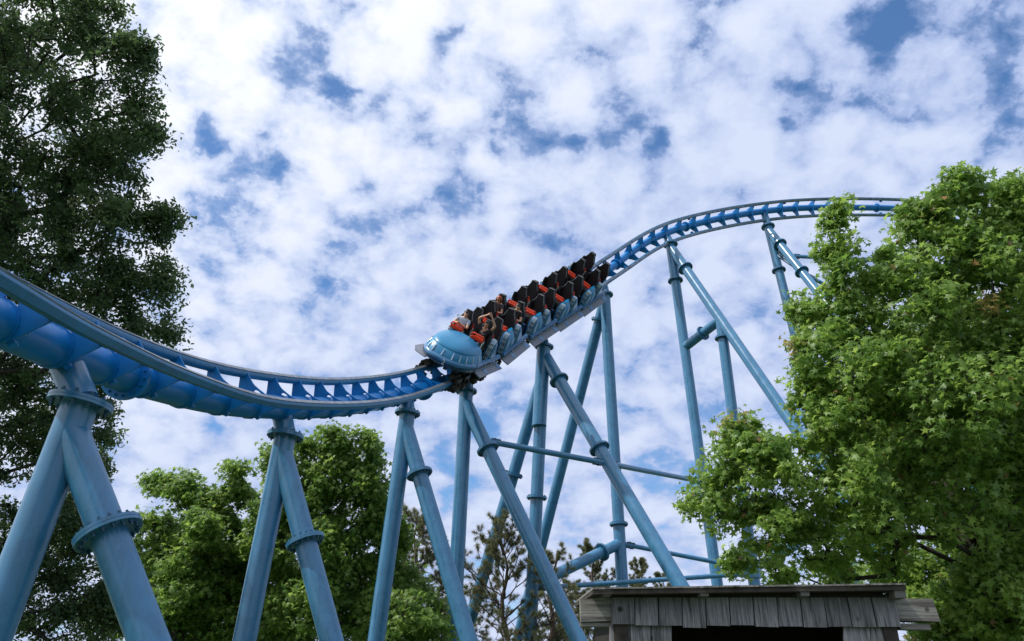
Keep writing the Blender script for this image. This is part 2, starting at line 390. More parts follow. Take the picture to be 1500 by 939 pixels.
brace('brace_tube','lowest thin tube, nearly level just above the shed roof',c5,at_py(*LEG['G'][2],840),.09)
nd=MB(); nd.tube(n7+np.array([0,0,.35]),n7-np.array([0,0,.35]),.30,seg=28); add_part(s7,nd,'collar')
for dx,dz in((.9,.25),(.8,-.3),(-.7,.1)):
    q=n7+np.array([dx*.5,-.2,dz]); add_part(s7,MB().box(n7+np.array([dx*.25,-.05,dz*.5]),(abs(dx)*.55,.05,.28),Matrix.Rotation(-math.atan2(dz,dx),3,'Y')),'gusset_plate','bolt')
h8=at_py(*LEG['H'][1],375); brace('brace_tube','short level tube going behind the right tree near its top',h8,h8+np.array([4.6,.5,.02]),.10)
h9=at_py(*LEG['H'][1],401); brace('brace_tube','short tube sloping down from the high support behind the right tree',h9,h9+np.array([2.8,.2,-1.6]),.10)
brace('brace_tube','stout tube leaving the low joint up to the right behind the leaves',n7,n7+np.array([4.0,2.4,2.0]),.17,fl=.25,forks=False)
u1=at_py(*LEG['H'][0],368); u2=at_py(*LEG['H'][1],392)
b=MB()
for k in range(5):
    w0=u1+(u2-u1)*k/5; w1=u1+(u2-u1)*(k+1)/5; b.tube(w0+np.array([0,0,.14]),w1-np.array([0,0,.14]),.05,seg=8); b.tube(w0-np.array([0,0,.14]),w1+np.array([0,0,.14]),.05,seg=8)
b.tube(u1+np.array([0,0,.16]),u2+np.array([0,0,.16]),.06,seg=10); b.tube(u1-np.array([0,0,.16]),u2-np.array([0,0,.16]),.06,seg=10)
add_part(s8,b,'lattice_link','bolt')
# ------------------------------------------------------------------ the train (local: X right of travel = far side, -X near side)
PITCH=2.15; sb=s_at(672)
SA=sb+.5+.49
CAR=[tmat(SA+PITCH*k+o)@Matrix.Translation((0,0,z)) for k,(o,z) in enumerate(((-1.15,.30),(-.45,.02),(-.03,-.15),(.03,-.18),(.0,-.16)))]
RIDE=(.30,.02,-.15,-.18,-.16)
T0=CAR[0].translation.copy()
train=empty('coaster_train',T0); tag(train,'blue coaster train of five cars running down the track with four riders','coaster train')
ROW=(.32,-.54)
def seat_back_mb():
    b=MB(); tl=math.radians(10)
    out=[(-.23,0),(-.265,.22),(-.245,.44),(-.14,.68),(-.115,.81),(.115,.81),(.14,.68),(.245,.44),(.265,.22),(.23,0)]
    az=np.array([0,-math.sin(tl),math.cos(tl)]); ay=np.array([0,math.cos(tl),math.sin(tl)])
    b.prism(out,(1,0,0),az,ay,(0,0,0),-.17,0)
    for sg in(1,-1):   # side bolsters
        b.prism([(sg*.28,.02),(sg*.30,.3),(sg*.28,.52),(sg*.21,.5),(sg*.21,.05)],(1,0,0),az,ay,(0,0,0),-.02,.14)
    return b,out,az,ay
def seat_parts(car,x,y,k):
    b=MB(); b.box((x,y-.02,.86),(.52,.52,.14)); b.box((x,y+.24,.80),(.50,.10,.24)); b.box((x,y-.1,.68),(.40,.50,.26))
    seat=b.build('seat',M['black'],car,smooth=35,bevel=.025)
    bb,out,az,ay=seat_back_mb(); o=np.array([x,y-.26,.92]); q=MB(); q.v=[tuple(np.array(v)+o) for v in bb.v]; q.f=bb.f
    q.build('seat_back',M['black'],car,smooth=35,bevel=.02)
    t=MB(); t.sweep([o+np.array([1,0,0])*u+az*v+ay*.004 for u,v in out],.008,6); t.build('piping',M['trim'],car)
    # lap restraint
    b=MB(); z=1.16; yy=y+.17
    b.sweep([np.array([x+u,yy+v,z+w]) for u,v,w in((-.21,-.02,-.05),(-.22,.03,.06),(-.19,.05,.11),(.19,.05,.11),(.22,.03,.06),(.21,-.02,-.05))],.030,8)
    b.box((x,yy,z-.045),(.44,.14,.085)); b.box((x,yy-.06,z-.03),(.26,.1,.11))
    b.build('lap_bar',M['red'],car,smooth=40,bevel=.012)
    b=MB()
    for q in(-1,1):
        b=MB(); b.sweep([np.array([x+q*.2,yy,z-.05]),np.array([x+q*.235,yy+.06,z-.16]),np.array([x+q*.235,yy+.10,z-.34])],.022,8); b.tube((x+q*.25,yy,z-.07),(x+q*.19,yy,z-.07),.045,seg=12); b.build('bar_arm',M['white'],car)
def shell(car,sg,y,big):
    # leg guard at the outer side of a row: fin profile in the YZ plane, bulging outward
    prof=[(-.10,.42),(.42,.42),(.60,.52),(.56,.80),(.46,1.06),(.36,1.17),(.26,1.16),(.16,.98),(.02,.78),(-.10,.62)]
    c=np.array([.24,.74]); rows=[]
    xs=[(.60,.86),(.62,.97),(.70,1.0),(.80,.97),(.86,.84),(.88,.55)]
    for xx,k in xs: rows.append([(sg*xx,y+c[0]+(a-c[0])*k,c[1]+(z-c[1])*k) for a,z in prof+prof[:1]])
    b=MB(); b.grid(rows); n=len(prof)
    b.add([(sg*.60,y+c[0]+(a-c[0])*.86,c[1]+(z-c[1])*.86) for a,z in prof],[tuple(range(n))]); b.add([(sg*.88,y+c[0]+(a-c[0])*.55,c[1]+(z-c[1])*.55) for a,z in prof],[tuple(range(n))])
    o=b.build('side_shell',M['carblue'],car,smooth=50)
    # dark padded inner face
    b=MB(); b.prism([(y+c[0]-.03+(a-c[0])*.98,c[1]+.02+(z-c[1])*.99) for a,z in prof],(0,1,0),(0,0,1),(sg,0,0),(0,0,0),.545,.605); b.build('inner_pad',M['black'],car,smooth=40,bevel=.012)
    # pale metal bands up the leading edge
    b=MB()
    for x0,x1 in((.685,.725),(.745,.785),(.80,.835)):
        rows=[]
        for a,z,off in((.60,.50,.012),(.575,.62,.012),(.56,.80,.012),(.515,.94,.012),(.455,1.07,.012),(.36,1.18,.010),(.27,1.175,.008)):
            kx=1.0 if x1<.79 else .965
            q=[y+c[0]+(a-c[0])*kx+off,c[1]+(z-c[1])*kx+off]
            rows.append([(sg*x0,q[0],q[1]),(sg*x1,q[0]-.004,q[1]-.004)])
        b.grid(rows)
    b.build('metal_band',M['silver'],car)
    b=MB()
    for z in(.66,.84,.89,1.03):
        b.box((sg*.76,y+.50+(.84-z)*.30,z),(.17,.14,.016))
    b.build('band_clip',M['cardark'],car)
    if big:      # rounded fender body behind the leading shell
        rows=[]
        for i in range(9):
            u=i/8; zz=.42+.74*u; wx=.10+.20*math.sin(PI*min(1,u*.9+.12))**.7
            row=[]
            for j in range(11):
                a=PI*j/10; row.append((sg*(.62+wx*math.sin(a)**.75),y+.40-.44*(1-math.cos(a))*(1-.25*u)+.06*math.cos(PI*u),zz))
            rows.append(row)
        b=MB(); b.grid(rows); b.add(rows[-1],[tuple(range(11))]); b.build('fender',M['nose'],car,smooth=50)
def bogie(b,bw,x,y,dz=.10):
    b0=len(b.v); w0=len(bw.v)
    sg=1 if x>0 else -1
    bw.tube((x-.055,y,.095+.12),(x+.055,y,.095+.12),.125,seg=18)
    bw.tube((x-.055,y-.27,.095+.12),(x+.055,y-.27,.095+.12),.125,seg=18)
    bw.tube((x+sg*.20,y-.12,-.055),(x+sg*.20,y-.12,.055),.105,seg=16); bw.tube((x+sg*.20,y+.12,-.055),(x+sg*.20,y+.12,.055),.105,seg=16)
    bw.tube((x-.05,y-.1,-.19),(x+.05,y-.1,-.19),.09,seg=14)
    b.box((x,y-.13,.28),(.22,.46,.14)); b.box((x+sg*.17,y-.12,.14),(.10,.42,.26)); b.box((x+sg*.16,y-.12,-.17),(.16,.32,.09)); b.tube((x+sg*.03,y-.13,.3),(x+sg*.3,y-.13,.02),.05,seg=8)
    b.box((x*.9,y-.13,.36),(.16,.2,.30))
    b.v[b0:]=[(v[0],v[1],v[2]+dz) for v in b.v[b0:]]; bw.v[w0:]=[(v[0],v[1],v[2]+dz) for v in bw.v[w0:]]
def make_car(k):
    M4=CAR[k]; b=MB()
    b.box((0,0,.44),(1.40,2.0,.14)); b.box((0,0,.34),(.55,2.1,.12)); b.box((0,-.05,.56),(.16,1.9,.24)); b.box((0,-.96,.72),(1.16,.07,.40)); b.box((0,.0,.6),(1.1,.1,.3))
    me=b.mesh('train_car',smooth=35,bevel=.02)
    car=link('train_car',me,M['cardark'],train,Matrix.Translation(-T0)@M4)
    for sg in(1,-1):
        b=MB(); b.box((sg*.86,0,.50),(.10,2.10,.11)); b.box((sg*.92,0,.47),(.04,2.10,.04)); b.build('side_beam',M['carblue'],car,smooth=35,bevel=.012)
        b=MB()
        for y in(-.8,-.3,.25,.8): b.box((sg*.90,y,.38),(.03,.04,.18))
        b.box((sg*.90,0,.315),(.035,2.05,.035)); b.build('rail_post',M['trim'],car)
        b=MB(); b.box((sg*.90,-.02,.25),(.50,2.02,.035),Matrix.Rotation(sg*math.radians(20),3,'Y')); b.build('step_plate',M['wing'],car,bevel=.006)
        b=MB(); b.box((sg*.90,-.86,.274),(.46,.26,.012),Matrix.Rotation(sg*math.radians(20),3,'Y')); b.box((sg*.90,.3,.274),(.42,.22,.012),Matrix.Rotation(sg*math.radians(20),3,'Y')); b.build('step_marking',M['carblue'],car)
        b=MB(); bw=MB()
        for y in(.85,-.15,-.78): bogie(b,bw,sg*G,y,-RIDE[k])
        for y in(.45,.15,-.45): b.box((sg*(G+.10),y,.0),(.10,.22,.16)); b.box((sg*(G+.16),y+.1,.14),(.08,.14,.1))
        b.build('bogie_frame',M['bogie'],car,bevel=.015); bw.build('wheel',M['wheel'],car,smooth=40)
        for r,y in enumerate(ROW):
            if not(k==0 and r==0): shell(car,sg,y+(.12 if r==0 else 0),r==0)
            seat_parts(car,sg*.39,y,k)
    if k==0: nose(car)
    else: 
        b=MB(); b.box((0,1.0,.62),(1.1,.08,.5)); b.sweep([(0,1.0,.3),(0,1.9 if k==1 else 1.2,.32 if k==1 else .28)],.06,8); b.build('front_bulkhead',M['cardark'],car,bevel=.015)
    return car
def nose(car):
    y0=.66
    def outl(a,sc=1.0): 
        c,s=math.cos(a),math.sin(a); return np.array([.88*sc*math.copysign(abs(c)**.72,c),y0+1.34*sc*abs(s)**.80])
    NA=48; rows=[]
    for j in range(15):
        u=j/14; k=math.cos(u*PI/2)**1.15 if j<14 else 0.0; row=[]
        for i in range(NA+1):
            o=outl(PI*i/NA,.885); row.append((o[0]*k,y0+(o[1]-y0)*k,.78+.34*math.sin(u*PI/2)**1.05))
        rows.append(row)
    b=MB(); b.grid(rows); b.build('nose_dome',M['nose'],car,smooth=60)
    rows=[[(*outl(PI*i/NA,sc),z) for i in range(NA+1)] for sc,z in((1.0,.545),(.975,.62),(.93,.715),(.885,.78))]
    b=MB(); b.grid(rows); band=b.build('ribbed_band',M['nose'],car,smooth=50)
    b=MB()
    for i in range(11):
        a=PI*(.04+.92*i/10); p=outl(a,1.0); q=outl(a,.905)
        b.sweep([(p[0],p[1]+.012,.56),(outl(a,.965)[0],outl(a,.965)[1]+.012,.66),(q[0],q[1]+.012,.765)],[.022,.018,.008],6)
    b.build('rib',M['silver'],band)
    rows=[[(*outl(PI*i/NA,sc),z) for i in range(NA+1)] for sc,z in((.78,.20),(.97,.27),(1.04,.34),(1.055,.46),(1.03,.535),(1.0,.55))]
    b=MB(); b.grid(rows); lip=b.build('nose_lip',M['carblue'],car,smooth=50)
    rows=[[(*outl(PI*i/NA,sc),z) for i in range(NA+1)] for sc,z in((.985,.27),(1.047,.335),(1.061,.42))]
    b=MB(); b.grid(rows); b.build('lip_stripe',M['cardark'],car,smooth=50)
    # front apron plate reaching out on both sides under the lip
    b=MB()
    for sg in(1,):
        b=MB(); b.prism([(sg*.55,.75),(sg*1.12,.85),(sg*1.16,1.35),(sg*.95,1.75),(sg*.5,1.9)],(1,0,0),(0,1,0),(0,0,1),(0,0,0),.20,.235); b.build('front_apron',M['wing'],car,bevel=.008)
    b=MB(); bw=MB()
    for sg in(1,-1): bogie(b,bw,sg*G,1.50,-.30); b.box((sg*G*.8,1.4,.34),(.3,.5,.14))
    b.box((0,1.3,.33),(.9,1.1,.12)); b.build('bogie_frame',M['bogie'],car,bevel=.015); bw.build('wheel',M['wheel'],car,smooth=40)
    cu=bpy.data.curves.new('digit','FONT'); cu.body='2'; cu.size=.24; cu.extrude=.006; cu.align_x='CENTER'; cu.align_y='CENTER'
    to=bpy.data.objects.new('digit',cu); COL.objects.link(to); dg=bpy.context.evaluated_depsgraph_get()
    me=bpy.data.meshes.new_from_object(to.evaluated_get(dg)); bpy.data.objects.remove(to)
    me.materials.clear(); a=math.radians(96); p=outl(a,1.085)
    nr=unit([math.cos(a)*.3,1,0]); X=unit(np.cross(nr,[0,0,1]))*1; X=-X if X[0]>0 else X
    mm=Matrix.Identity(4); Z=nr; Y=np.array([0,0,1.])
    for i,v in enumerate((X,Y,Z)):
        for j in range(3): mm[j][i]=v[j]
    mm.translation=Vector((p[0],p[1],.42)); link('number_two',me,M['white'],car,mm)
for k in range(5): make_car(k)
# ------------------------------------------------------------------ riders
def skin(vs,es,root=0,sub=2):
    me=bpy.data.meshes.new('t'); me.from_pydata([v[:3] for v in vs],es,[]); o=bpy.data.objects.new('t',me); COL.objects.link(o)
    o.modifiers.new('s','SKIN'); sk=me.skin_vertices[0].data
    for i,v in enumerate(vs): r=v[3]; sk[i].radius=(r,v[4] if len(v)>4 else r); sk[i].use_root=(i==root)
    m=o.modifiers.new('u','SUBSURF'); m.levels=sub; m.render_levels=sub
    dg=bpy.context.evaluated_depsgraph_get(); dg.update(); r=bpy.data.meshes.new_from_object(o.evaluated_get(dg)); bpy.data.objects.remove(o); return r
def merge_remesh(mbs,vox):
    bm=bmesh.new()
    for m in mbs: bm.from_mesh(m)
    me=bpy.data.meshes.new('t'); bm.to_mesh(me); bm.free(); o=bpy.data.objects.new('t',me); COL.objects.link(o)
    r=o.modifiers.new('r','REMESH'); r.mode='VOXEL'; r.voxel_size=vox; sm=o.modifiers.new('s','SMOOTH'); sm.iterations=2; sm.factor=.5
    dg=bpy.context.evaluated_depsgraph_get(); dg.update(); q=bpy.data.meshes.new_from_object(o.evaluated_get(dg)); bpy.data.objects.remove(o); q.shade_smooth(); return q
def limb(P,*a): pass
def person(carm,x,y,arms,label,shirt,skinm,hairm,hair,glasses=False,turn=0,tilt=0,prnt=False):
    hip=np.array([0,-.10,.985]); ch=np.array([0,-.19,1.30]); nk=np.array([0,-.185,1.475]); hd=np.array([0,-.15,1.60])
    vs=[(*hip,.15,.12),(*(hip+ch)/2,.135,.105),(*ch,.16,.11),(0,-.19,1.42,.10,.085),(*nk,.056),(*(nk+np.array([0,.012,.07])),.052)]
    es=[(0,1),(1,2),(2,3),(3,4),(4,5)]
    def add(p,r,fr): vs.append((*p,r)); es.append((fr,len(vs)-1)); return len(vs)-1
    sl=[]
    for sg,arm in zip((-1,1),arms):
        sh=add((sg*.175,-.185,1.40),.06,3); el=add(arm[0],.043,sh); wr=add(arm[1],.028,el)
        ax=unit(np.array(arm[1])-np.array(arm[0])); side=unit(np.cross(ax,[0,1,.3])); nrm=np.cross(side,ax)
        pm=add(np.array(arm[1])+ax*.055,.034,wr); sl.append((sh,el))
        base=np.array(arm[1])+ax*.085
        for j,(off,ln) in enumerate(((-.028,.062),(-.009,.074),(.010,.070),(.027,.054))):
            f0=add(base+side*off,.0095,pm); f1=add(base+side*off*1.25+ax*ln*.55+nrm*.008,.0085,f0); add(base+side*off*1.3+ax*ln*.9+nrm*.028,.0075,f1)
        t0=add(np.array(arm[1])+ax*.03-side*.035,.011,wr); add(np.array(arm[1])+ax*.065-side*.062+nrm*.015,.009,t0)
    for sg in(-1,1):
        h=add((sg*.095,-.02,.985),.085,0); kn=add((sg*.11,.36,1.00),.058,h); an=add((sg*.11,.44,.60),.038,kn); add((sg*.115,.57,.56),.036,an)
    body=skin(vs,es)
    # head with brow, nose, lips, chin, ears
    bm=bmesh.new(); bmesh.ops.create_uvsphere(bm,u_segments=32,v_segments=24,radius=1)
    for v in bm.verts:
        X,Y,Z=v.co; k=1-.22*max(0,-Z)**1.2
        v.co=Vector((X*.076*k,Y*.096*(1-.08*max(0,-Z))+(.012 if Y>0 and Z<-.3 else 0)*max(0,Y),Z*.118))
        if Y>.5: v.co.y-=.010*math.exp(-((abs(X)-.42)**2)/.03-((Z-.02)**2)/.02); v.co.y+=.006*math.exp(-(Z-.28)**2/.01)
    def blob(c,r,sc=(1,1,1)):
        g=bmesh.ops.create_uvsphere(bm,u_segments=12,v_segments=8,radius=r)
        for v in g['verts']: v.co=Vector((v.co.x*sc[0]+c[0],v.co.y*sc[1]+c[1],v.co.z*sc[2]+c[2]))
    blob((0,.100,-.018),.016,(.8,1,1.5)); blob((0,.108,-.032),.013); blob((0,.088,-.088),.024,(1,.7,.6))
    for sg in(-1,1): blob((sg*.078,-.006,-.008),.020,(.45,.8,1.4))
    RM=Matrix.Translation(hd)@Matrix.Rotation(turn,4,'Z')@Matrix.Rotation(tilt,4,'X')
    for v in bm.verts: v.co=RM@v.co
    hm=bpy.data.meshes.new('h'); bm.to_mesh(hm); bm.free()
    me=merge_remesh([body,hm],.0085)
    wm=carm@Matrix.Translation((x,y,0))
    p=link('person',me,M[skinm]); p.matrix_world=wm; tag(p,label,'person','riders on the coaster train')
    # clothes: shirt over torso and upper arms, trousers over the legs
    sv=[(*hip,.165,.135),(*(hip+ch)/2,.15,.12),(*ch,.172,.125),(0,-.19,1.42,.115,.10),(0,-.188,1.452,.075,.07)]; se=[(0,1),(1,2),(2,3),(3,4)]
    for (sh,el),sg in zip(sl,(-1,1)):
        a=np.array(vs[sh][:3]); b2=np.array(vs[el][:3]); i=len(sv); sv+=[(*a,.076),(*(a+(b2-a)*.55),.062)]; se+=[(3,i),(i,i+1)]
    sm=skin(sv,se); sm.shade_smooth(); so=link('shirt',sm,M[shirt],p)
    if prnt:
        b=MB(); r=random.Random(3)
        for i in range(26):
            a=r.uniform(-.09,.09); z=1.2+r.uniform(-.07,.12); dx=r.uniform(-.03,.03); dz=r.uniform(-.025,.025); yy=-.065-abs(a)*.25-(.01 if z>1.28 else .0)
            b.tube((a-dx,yy,z-dz),(a+dx,yy,z+dz),.006,seg=5)
        b.build('shirt_print',M['print'],so)
    tv=[(*hip,.155,.13)]; te=[]
    for sg in(-1,1):
        i=len(tv); tv+=[(sg*.095,-.02,.985,.096),(sg*.11,.36,1.00,.070),(sg*.11,.44,.64,.052)]; te+=[(0,i),(i,i+1),(i+1,i+2)]
    tm=skin(tv,te); tm.shade_smooth(); link('trousers',tm,M['denim'],p)
    # hair
    bm=bmesh.new(); bmesh.ops.create_uvsphere(bm,u_segments=40,v_segments=28,radius=1); rr=random.Random(len(label))
    kill=[]
    for v in bm.verts:
        X,Y,Z=v.co; j=1+rr.uniform(-.05,.07)
        long=hair=='long'
        if Y>.45 and Z<.38 or (Z<-.25 and not long) or (Z<-.9 and long) or (Y>.15 and Z<.05 and abs(X)<.93): kill.append(v)
        w=(.108 if long else .090)+(.028*max(0,-Z) if long else 0)
        v.co=Vector((X*w*j,Y*.108*j-.006,Z*(.131 if Z>0 else (.19 if long else .12))*j+.006))
    bmesh.ops.delete(bm,geom=kill,context='VERTS')
    for v in bm.verts: v.co=RM@v.co
    hm=bpy.data.meshes.new('hair'); bm.to_mesh(hm); bm.free(); hm.shade_smooth()
    ho=link('hair',hm,M[hairm],p); sd=ho.modifiers.new('solid','SOLIDIFY'); sd.thickness=.014
    for sg in(-1,1):
        b=MB(); c=RM@Vector((sg*.031,.089,.002)); b.tube(c-Vector((0,.004,0)),c+Vector((0,.006,0)),.0085,seg=10); b.build('eye',M['eye'],p)
    b=MB(); c=[RM@Vector((q,.098-abs(q)*.4,-.058-(.012 if abs(q)<.012 else 0)*.5+abs(q)*.25)) for q in(-.024,-.012,0,.012,.024)]; b.sweep(c,.0055,6); b.build('mouth',M['mouth'],p)
    if glasses:
        b=MB()
        for sg in(-1,1): c=RM@Vector((sg*.033,.098,.003)); c2=RM@Vector((sg*.033,.106,.003)); b.tube(c,c2,.025,seg=14)
        b.sweep([RM@Vector(q) for q in((-.08,0,.012),(-.06,.09,.012),(.06,.09,.012),(.08,0,.012))],.004,6); b.build('sunglasses',M['eye'],p)
    return p
lapL=((-.27,-.05,1.16),(-.13,.19,1.24)); lapR=((.27,-.05,1.16),(.13,.19,1.24))
person(CAR[0],.39,ROW[0],(((-.26,-.02,1.20),(-.05,.15,1.30)),((.26,-.02,1.20),(.06,.15,1.31))),'rider in a light grey shirt in the front row, hands together on the bar','shirt_grey','skin','hair_brown','short',turn=.25,tilt=-.05)
person(CAR[0],-.39,ROW[0],(((-.31,-.10,1.68),(-.09,-.06,1.93)),((.31,-.10,1.70),(.05,-.06,1.94))),'rider in a black printed shirt in the front row with both arms raised','shirt_black','skin2','hair_brown','short',turn=.05,prnt=True)
person(CAR[1],.39,ROW[1],(lapL,lapR),'red-haired rider with sunglasses further back on the far side','shirt_char','skin','hair_red','long',glasses=True,turn=-.05)
person(CAR[1],-.39,ROW[1],(lapL,lapR),'brown-haired rider in a black top behind the empty seat, near side','shirt_black','skin','hair_brown','short',turn=.2)
# ------------------------------------------------------------------ trees
def fast_mesh(name,V,loops,counts,tint=None,smooth=False):
    me=bpy.data.meshes.new(name); me.vertices.add(len(V)); me.vertices.foreach_set('co',V.astype(np.float32).ravel())
    me.loops.add(len(loops)); me.loops.foreach_set('vertex_index',loops.astype(np.int32))
    st=np.r_[0,np.cumsum(counts)[:-1]].astype(np.int32); me.polygons.add(len(counts)); me.polygons.foreach_set('loop_start',st); me.polygons.foreach_set('loop_total',counts.astype(np.int32))
    if tint is not None:
        a=me.attributes.new('tint','FLOAT','POINT'); a.data.foreach_set('value',tint.astype(np.float32))
    me.update(calc_edges=True); return me
def star(lobes=5,inner=.40,droop=.25):
    v=[(0,-.42,0)]
    angs=np.radians([-35,20,90,160,215]) if lobes==5 else None; L=[.82,.98,1.08,.98,.82]
    ang=[];rad=[]
    ins=np.radians([-68,-8,55,125,188,248])
    for i in range(5):
        ang+= [ins[i],angs[i]]; rad+=[inner,L[i]]
    ang.append(ins[5]); rad.append(inner)
    P=[(math.cos(a)*r,math.sin(a)*r,-droop*r*r) for a,r in zip(ang,rad)]
    return np.array([(0,0,0)]+P),[(0,i,i+1) for i in range(1,len(P))]+[(0,len(P),1)]
LSTAR=star()
LOVAL=(np.array([(0,-1,0),(.42,-.35,.0),(.34,.5,0),(0,1,-.15),(-.34,.5,0),(-.42,-.35,.0)]),[(0,1,2,3),(0,3,4,5)])
LNARR=(np.array([(0,-1,0),(.5,0,.05),(0,1,-.1),(-.5,0,.05)]),[(0,1,2,3)])
def leaves(P,size,shape,axis_up,tint,spread=.8,rng=RNG):
    n=len(P); base,fs=shape; k=len(base)
    nz=rng.normal(size=(n,3))*spread+axis_up; nz/=np.linalg.norm(nz,axis=1)[:,None]
    x=rng.normal(size=(n,3)); x-=nz*np.sum(x*nz,1)[:,None]; x/=np.linalg.norm(x,axis=1)[:,None]; y=np.cross(nz,x)
    s=size*rng.uniform(.5,1.25,n)
    V=P[:,None,:]+s[:,None,None]*(base[None,:,0:1]*x[:,None,:]+base[None,:,1:2]*y[:,None,:]+base[None,:,2:3]*nz[:,None,:])
    lp=[];cn=[]
    f=np.concatenate([np.array(q) for q in fs]); c=np.array([len(q) for q in fs])
    loops=(f[None,:]+(np.arange(n)*k)[:,None]).ravel(); counts=np.tile(c,n)
    return V.reshape(-1,3),loops,counts,np.repeat(tint,k)
def branches(trunk,rt,clumps,rng,jit=.12,rmin=.006,mt='bark'):
    # trunk polyline nodes, then each clump joins the nearest node lower in the tree
    nodes=[np.array(p,float) for p in trunk]; par=[-1]+list(range(len(trunk)-1)); 
    base=nodes[0]; cent=np.array(trunk[-1]); order=np.argsort([min(np.linalg.norm(c-np.array(t)) for t in trunk) for c in clumps])
    ends=[]
    for ci in order:
        c=clumps[ci]; A=np.array(nodes); d=np.linalg.norm(A-c,axis=1)+.9*np.maximum(0,A[:,2]-c[2]+.1)+(np.arange(len(A))<2)*3
        j=int(np.argmin(d)); a=nodes[j]; L=np.linalg.norm(c-a); m=max(1,int(L/.55)); prev=j
        for q in range(1,m+1):
            t=q/m; p=a+(c-a)*t+rng.normal(size=3)*jit*(L**.5)*.5*(t<1)+np.array([0,0,-.12*L*math.sin(PI*t)*.6]); nodes.append(p); par.append(prev); prev=len(nodes)-1
        ends.append(prev)
    w=np.zeros(len(nodes)); 
    for e_ in ends: w[e_]+=1
    for i in range(len(nodes)-1,0,-1): w[par[i]]+=w[i]
    r=rmin+(rt-rmin)*(w/max(w[0],1))**.60
    V=[];Lp=[];vo=0; A=np.array(nodes)
    idx=np.arange(1,len(nodes)); a=A[np.array(par)[1:]]; b=A[1:]; ra=np.minimum(r[np.array(par)[1:]],r[1:]*1.35+.004); rb=r[1:]
    d=b-a; d/=np.maximum(np.linalg.norm(d,axis=1),1e-6)[:,None]; h=np.where(np.abs(d[:,2:3])>.9,[[1.,0,0]],[[0,0,1.]]); x=np.cross(h,d); x/=np.linalg.norm(x,axis=1)[:,None]; y=np.cross(d,x)
    K=7; an=2*PI*np.arange(K)/K; ring=x[:,None,:]*np.cos(an)[None,:,None]+y[:,None,:]*np.sin(an)[None,:,None]
    Vv=np.concatenate([a[:,None,:]-d[:,None,:]*ra[:,None,None]*.3+ring*ra[:,None,None],b[:,None,:]+ring*rb[:,None,None]],1).reshape(-1,3)
    q=np.array([(k,(k+1)%K,K+(k+1)%K,K+k) for k in range(K)]).ravel(); loops=(q[None,:]+(np.arange(len(a))*2*K)[:,None]).ravel()
    me=fast_mesh('trunk',Vv,loops,np.full(len(a)*K,4)); me.shade_smooth(); return me
def lobes_world(lob): return [(W(px,py,d),rp*d/F) for px,py,d,rp in lob]
def crown_clumps(lob,per,rng,shell=.55,zsq=1.0,shoot=0,sdir=(0,0,1)):
    out=[]
    sdir=np.array(sdir,float)
    for c,r in lob:
        for _ in range(int(shoot*r*3)):
            v=unit(rng.normal(size=3)*.8+sdir); d2=unit(v+sdir*.7); L=min(r,.8)*rng.uniform(.15,.45)
            for q in range(3): out.append(c+v*r*.85+d2*L*(q/2.)+rng.normal(size=3)*.03)
    for c,r in lob:
        n=max(2,int(per*r**2.2))
        for _ in range(n):
            v=unit(rng.normal(size=3)); rad=r*(shell+(1-shell)*rng.random())**.8 if rng.random()<.75 else r*rng.random()**.5
            out.append(c+v*rad*np.array([1,1.05,zsq]))
    out=np.array(out); keep=[]; 
    return out
def gum_tree(name,label,cat,lob,trunk,rt,per,nleaf,size,crad,leafm,shape,seed,group=None,up=(0,-.15,.9),spread=.75,shell=.55,shoot=0,sdir=(0,0,1)):
    rng=np.random.default_rng(seed); L=[(c,r*(.88 if shoot else 1)) for c,r in lobes_world(lob)]; cl=crown_clumps(L,per,rng,shell,1.0,shoot,sdir)
    base=np.array(trunk[0],float); root=empty(name,base); tag(root,label,cat,group)
    tm=branches(trunk,rt,cl,rng); t=link('trunk',tm,M['bark'],root); co=np.zeros(len(tm.vertices)*3,np.float32); tm.vertices.foreach_get('co',co); tm.vertices.foreach_set('co',(co.reshape(-1,3)-base).ravel().astype(np.float32)); tm.update()
    n=len(cl)*nleaf; ci=np.repeat(np.arange(len(cl)),nleaf); g=rng.normal(size=(n,3)); g/=np.linalg.norm(g,axis=1)[:,None]
    rad=crad*rng.uniform(.15,1.0,n)**.6; cs=rng.uniform(.5,1.4,len(cl))[ci]
    P=cl[ci]+g*(rad*cs)[:,None]*np.array([1,1,.75]); P[:,2]-=.05
    tint=np.clip(rng.normal(.42,.20,len(cl))[ci]+rng.normal(0,.17,n),0,.80); tint[rng.random(n)<.006]=1.0; tint[(rng.random(len(cl))<.004)[ci]]=.95
    V,lp,cn,tt=leaves(P,size,shape,np.array(up)[None,:]+g*.35,tint,spread,rng)
    me=fast_mesh('crown',V-base,lp,cn,tt); link('crown',me,M[leafm],root); return root,len(P)
tot=0
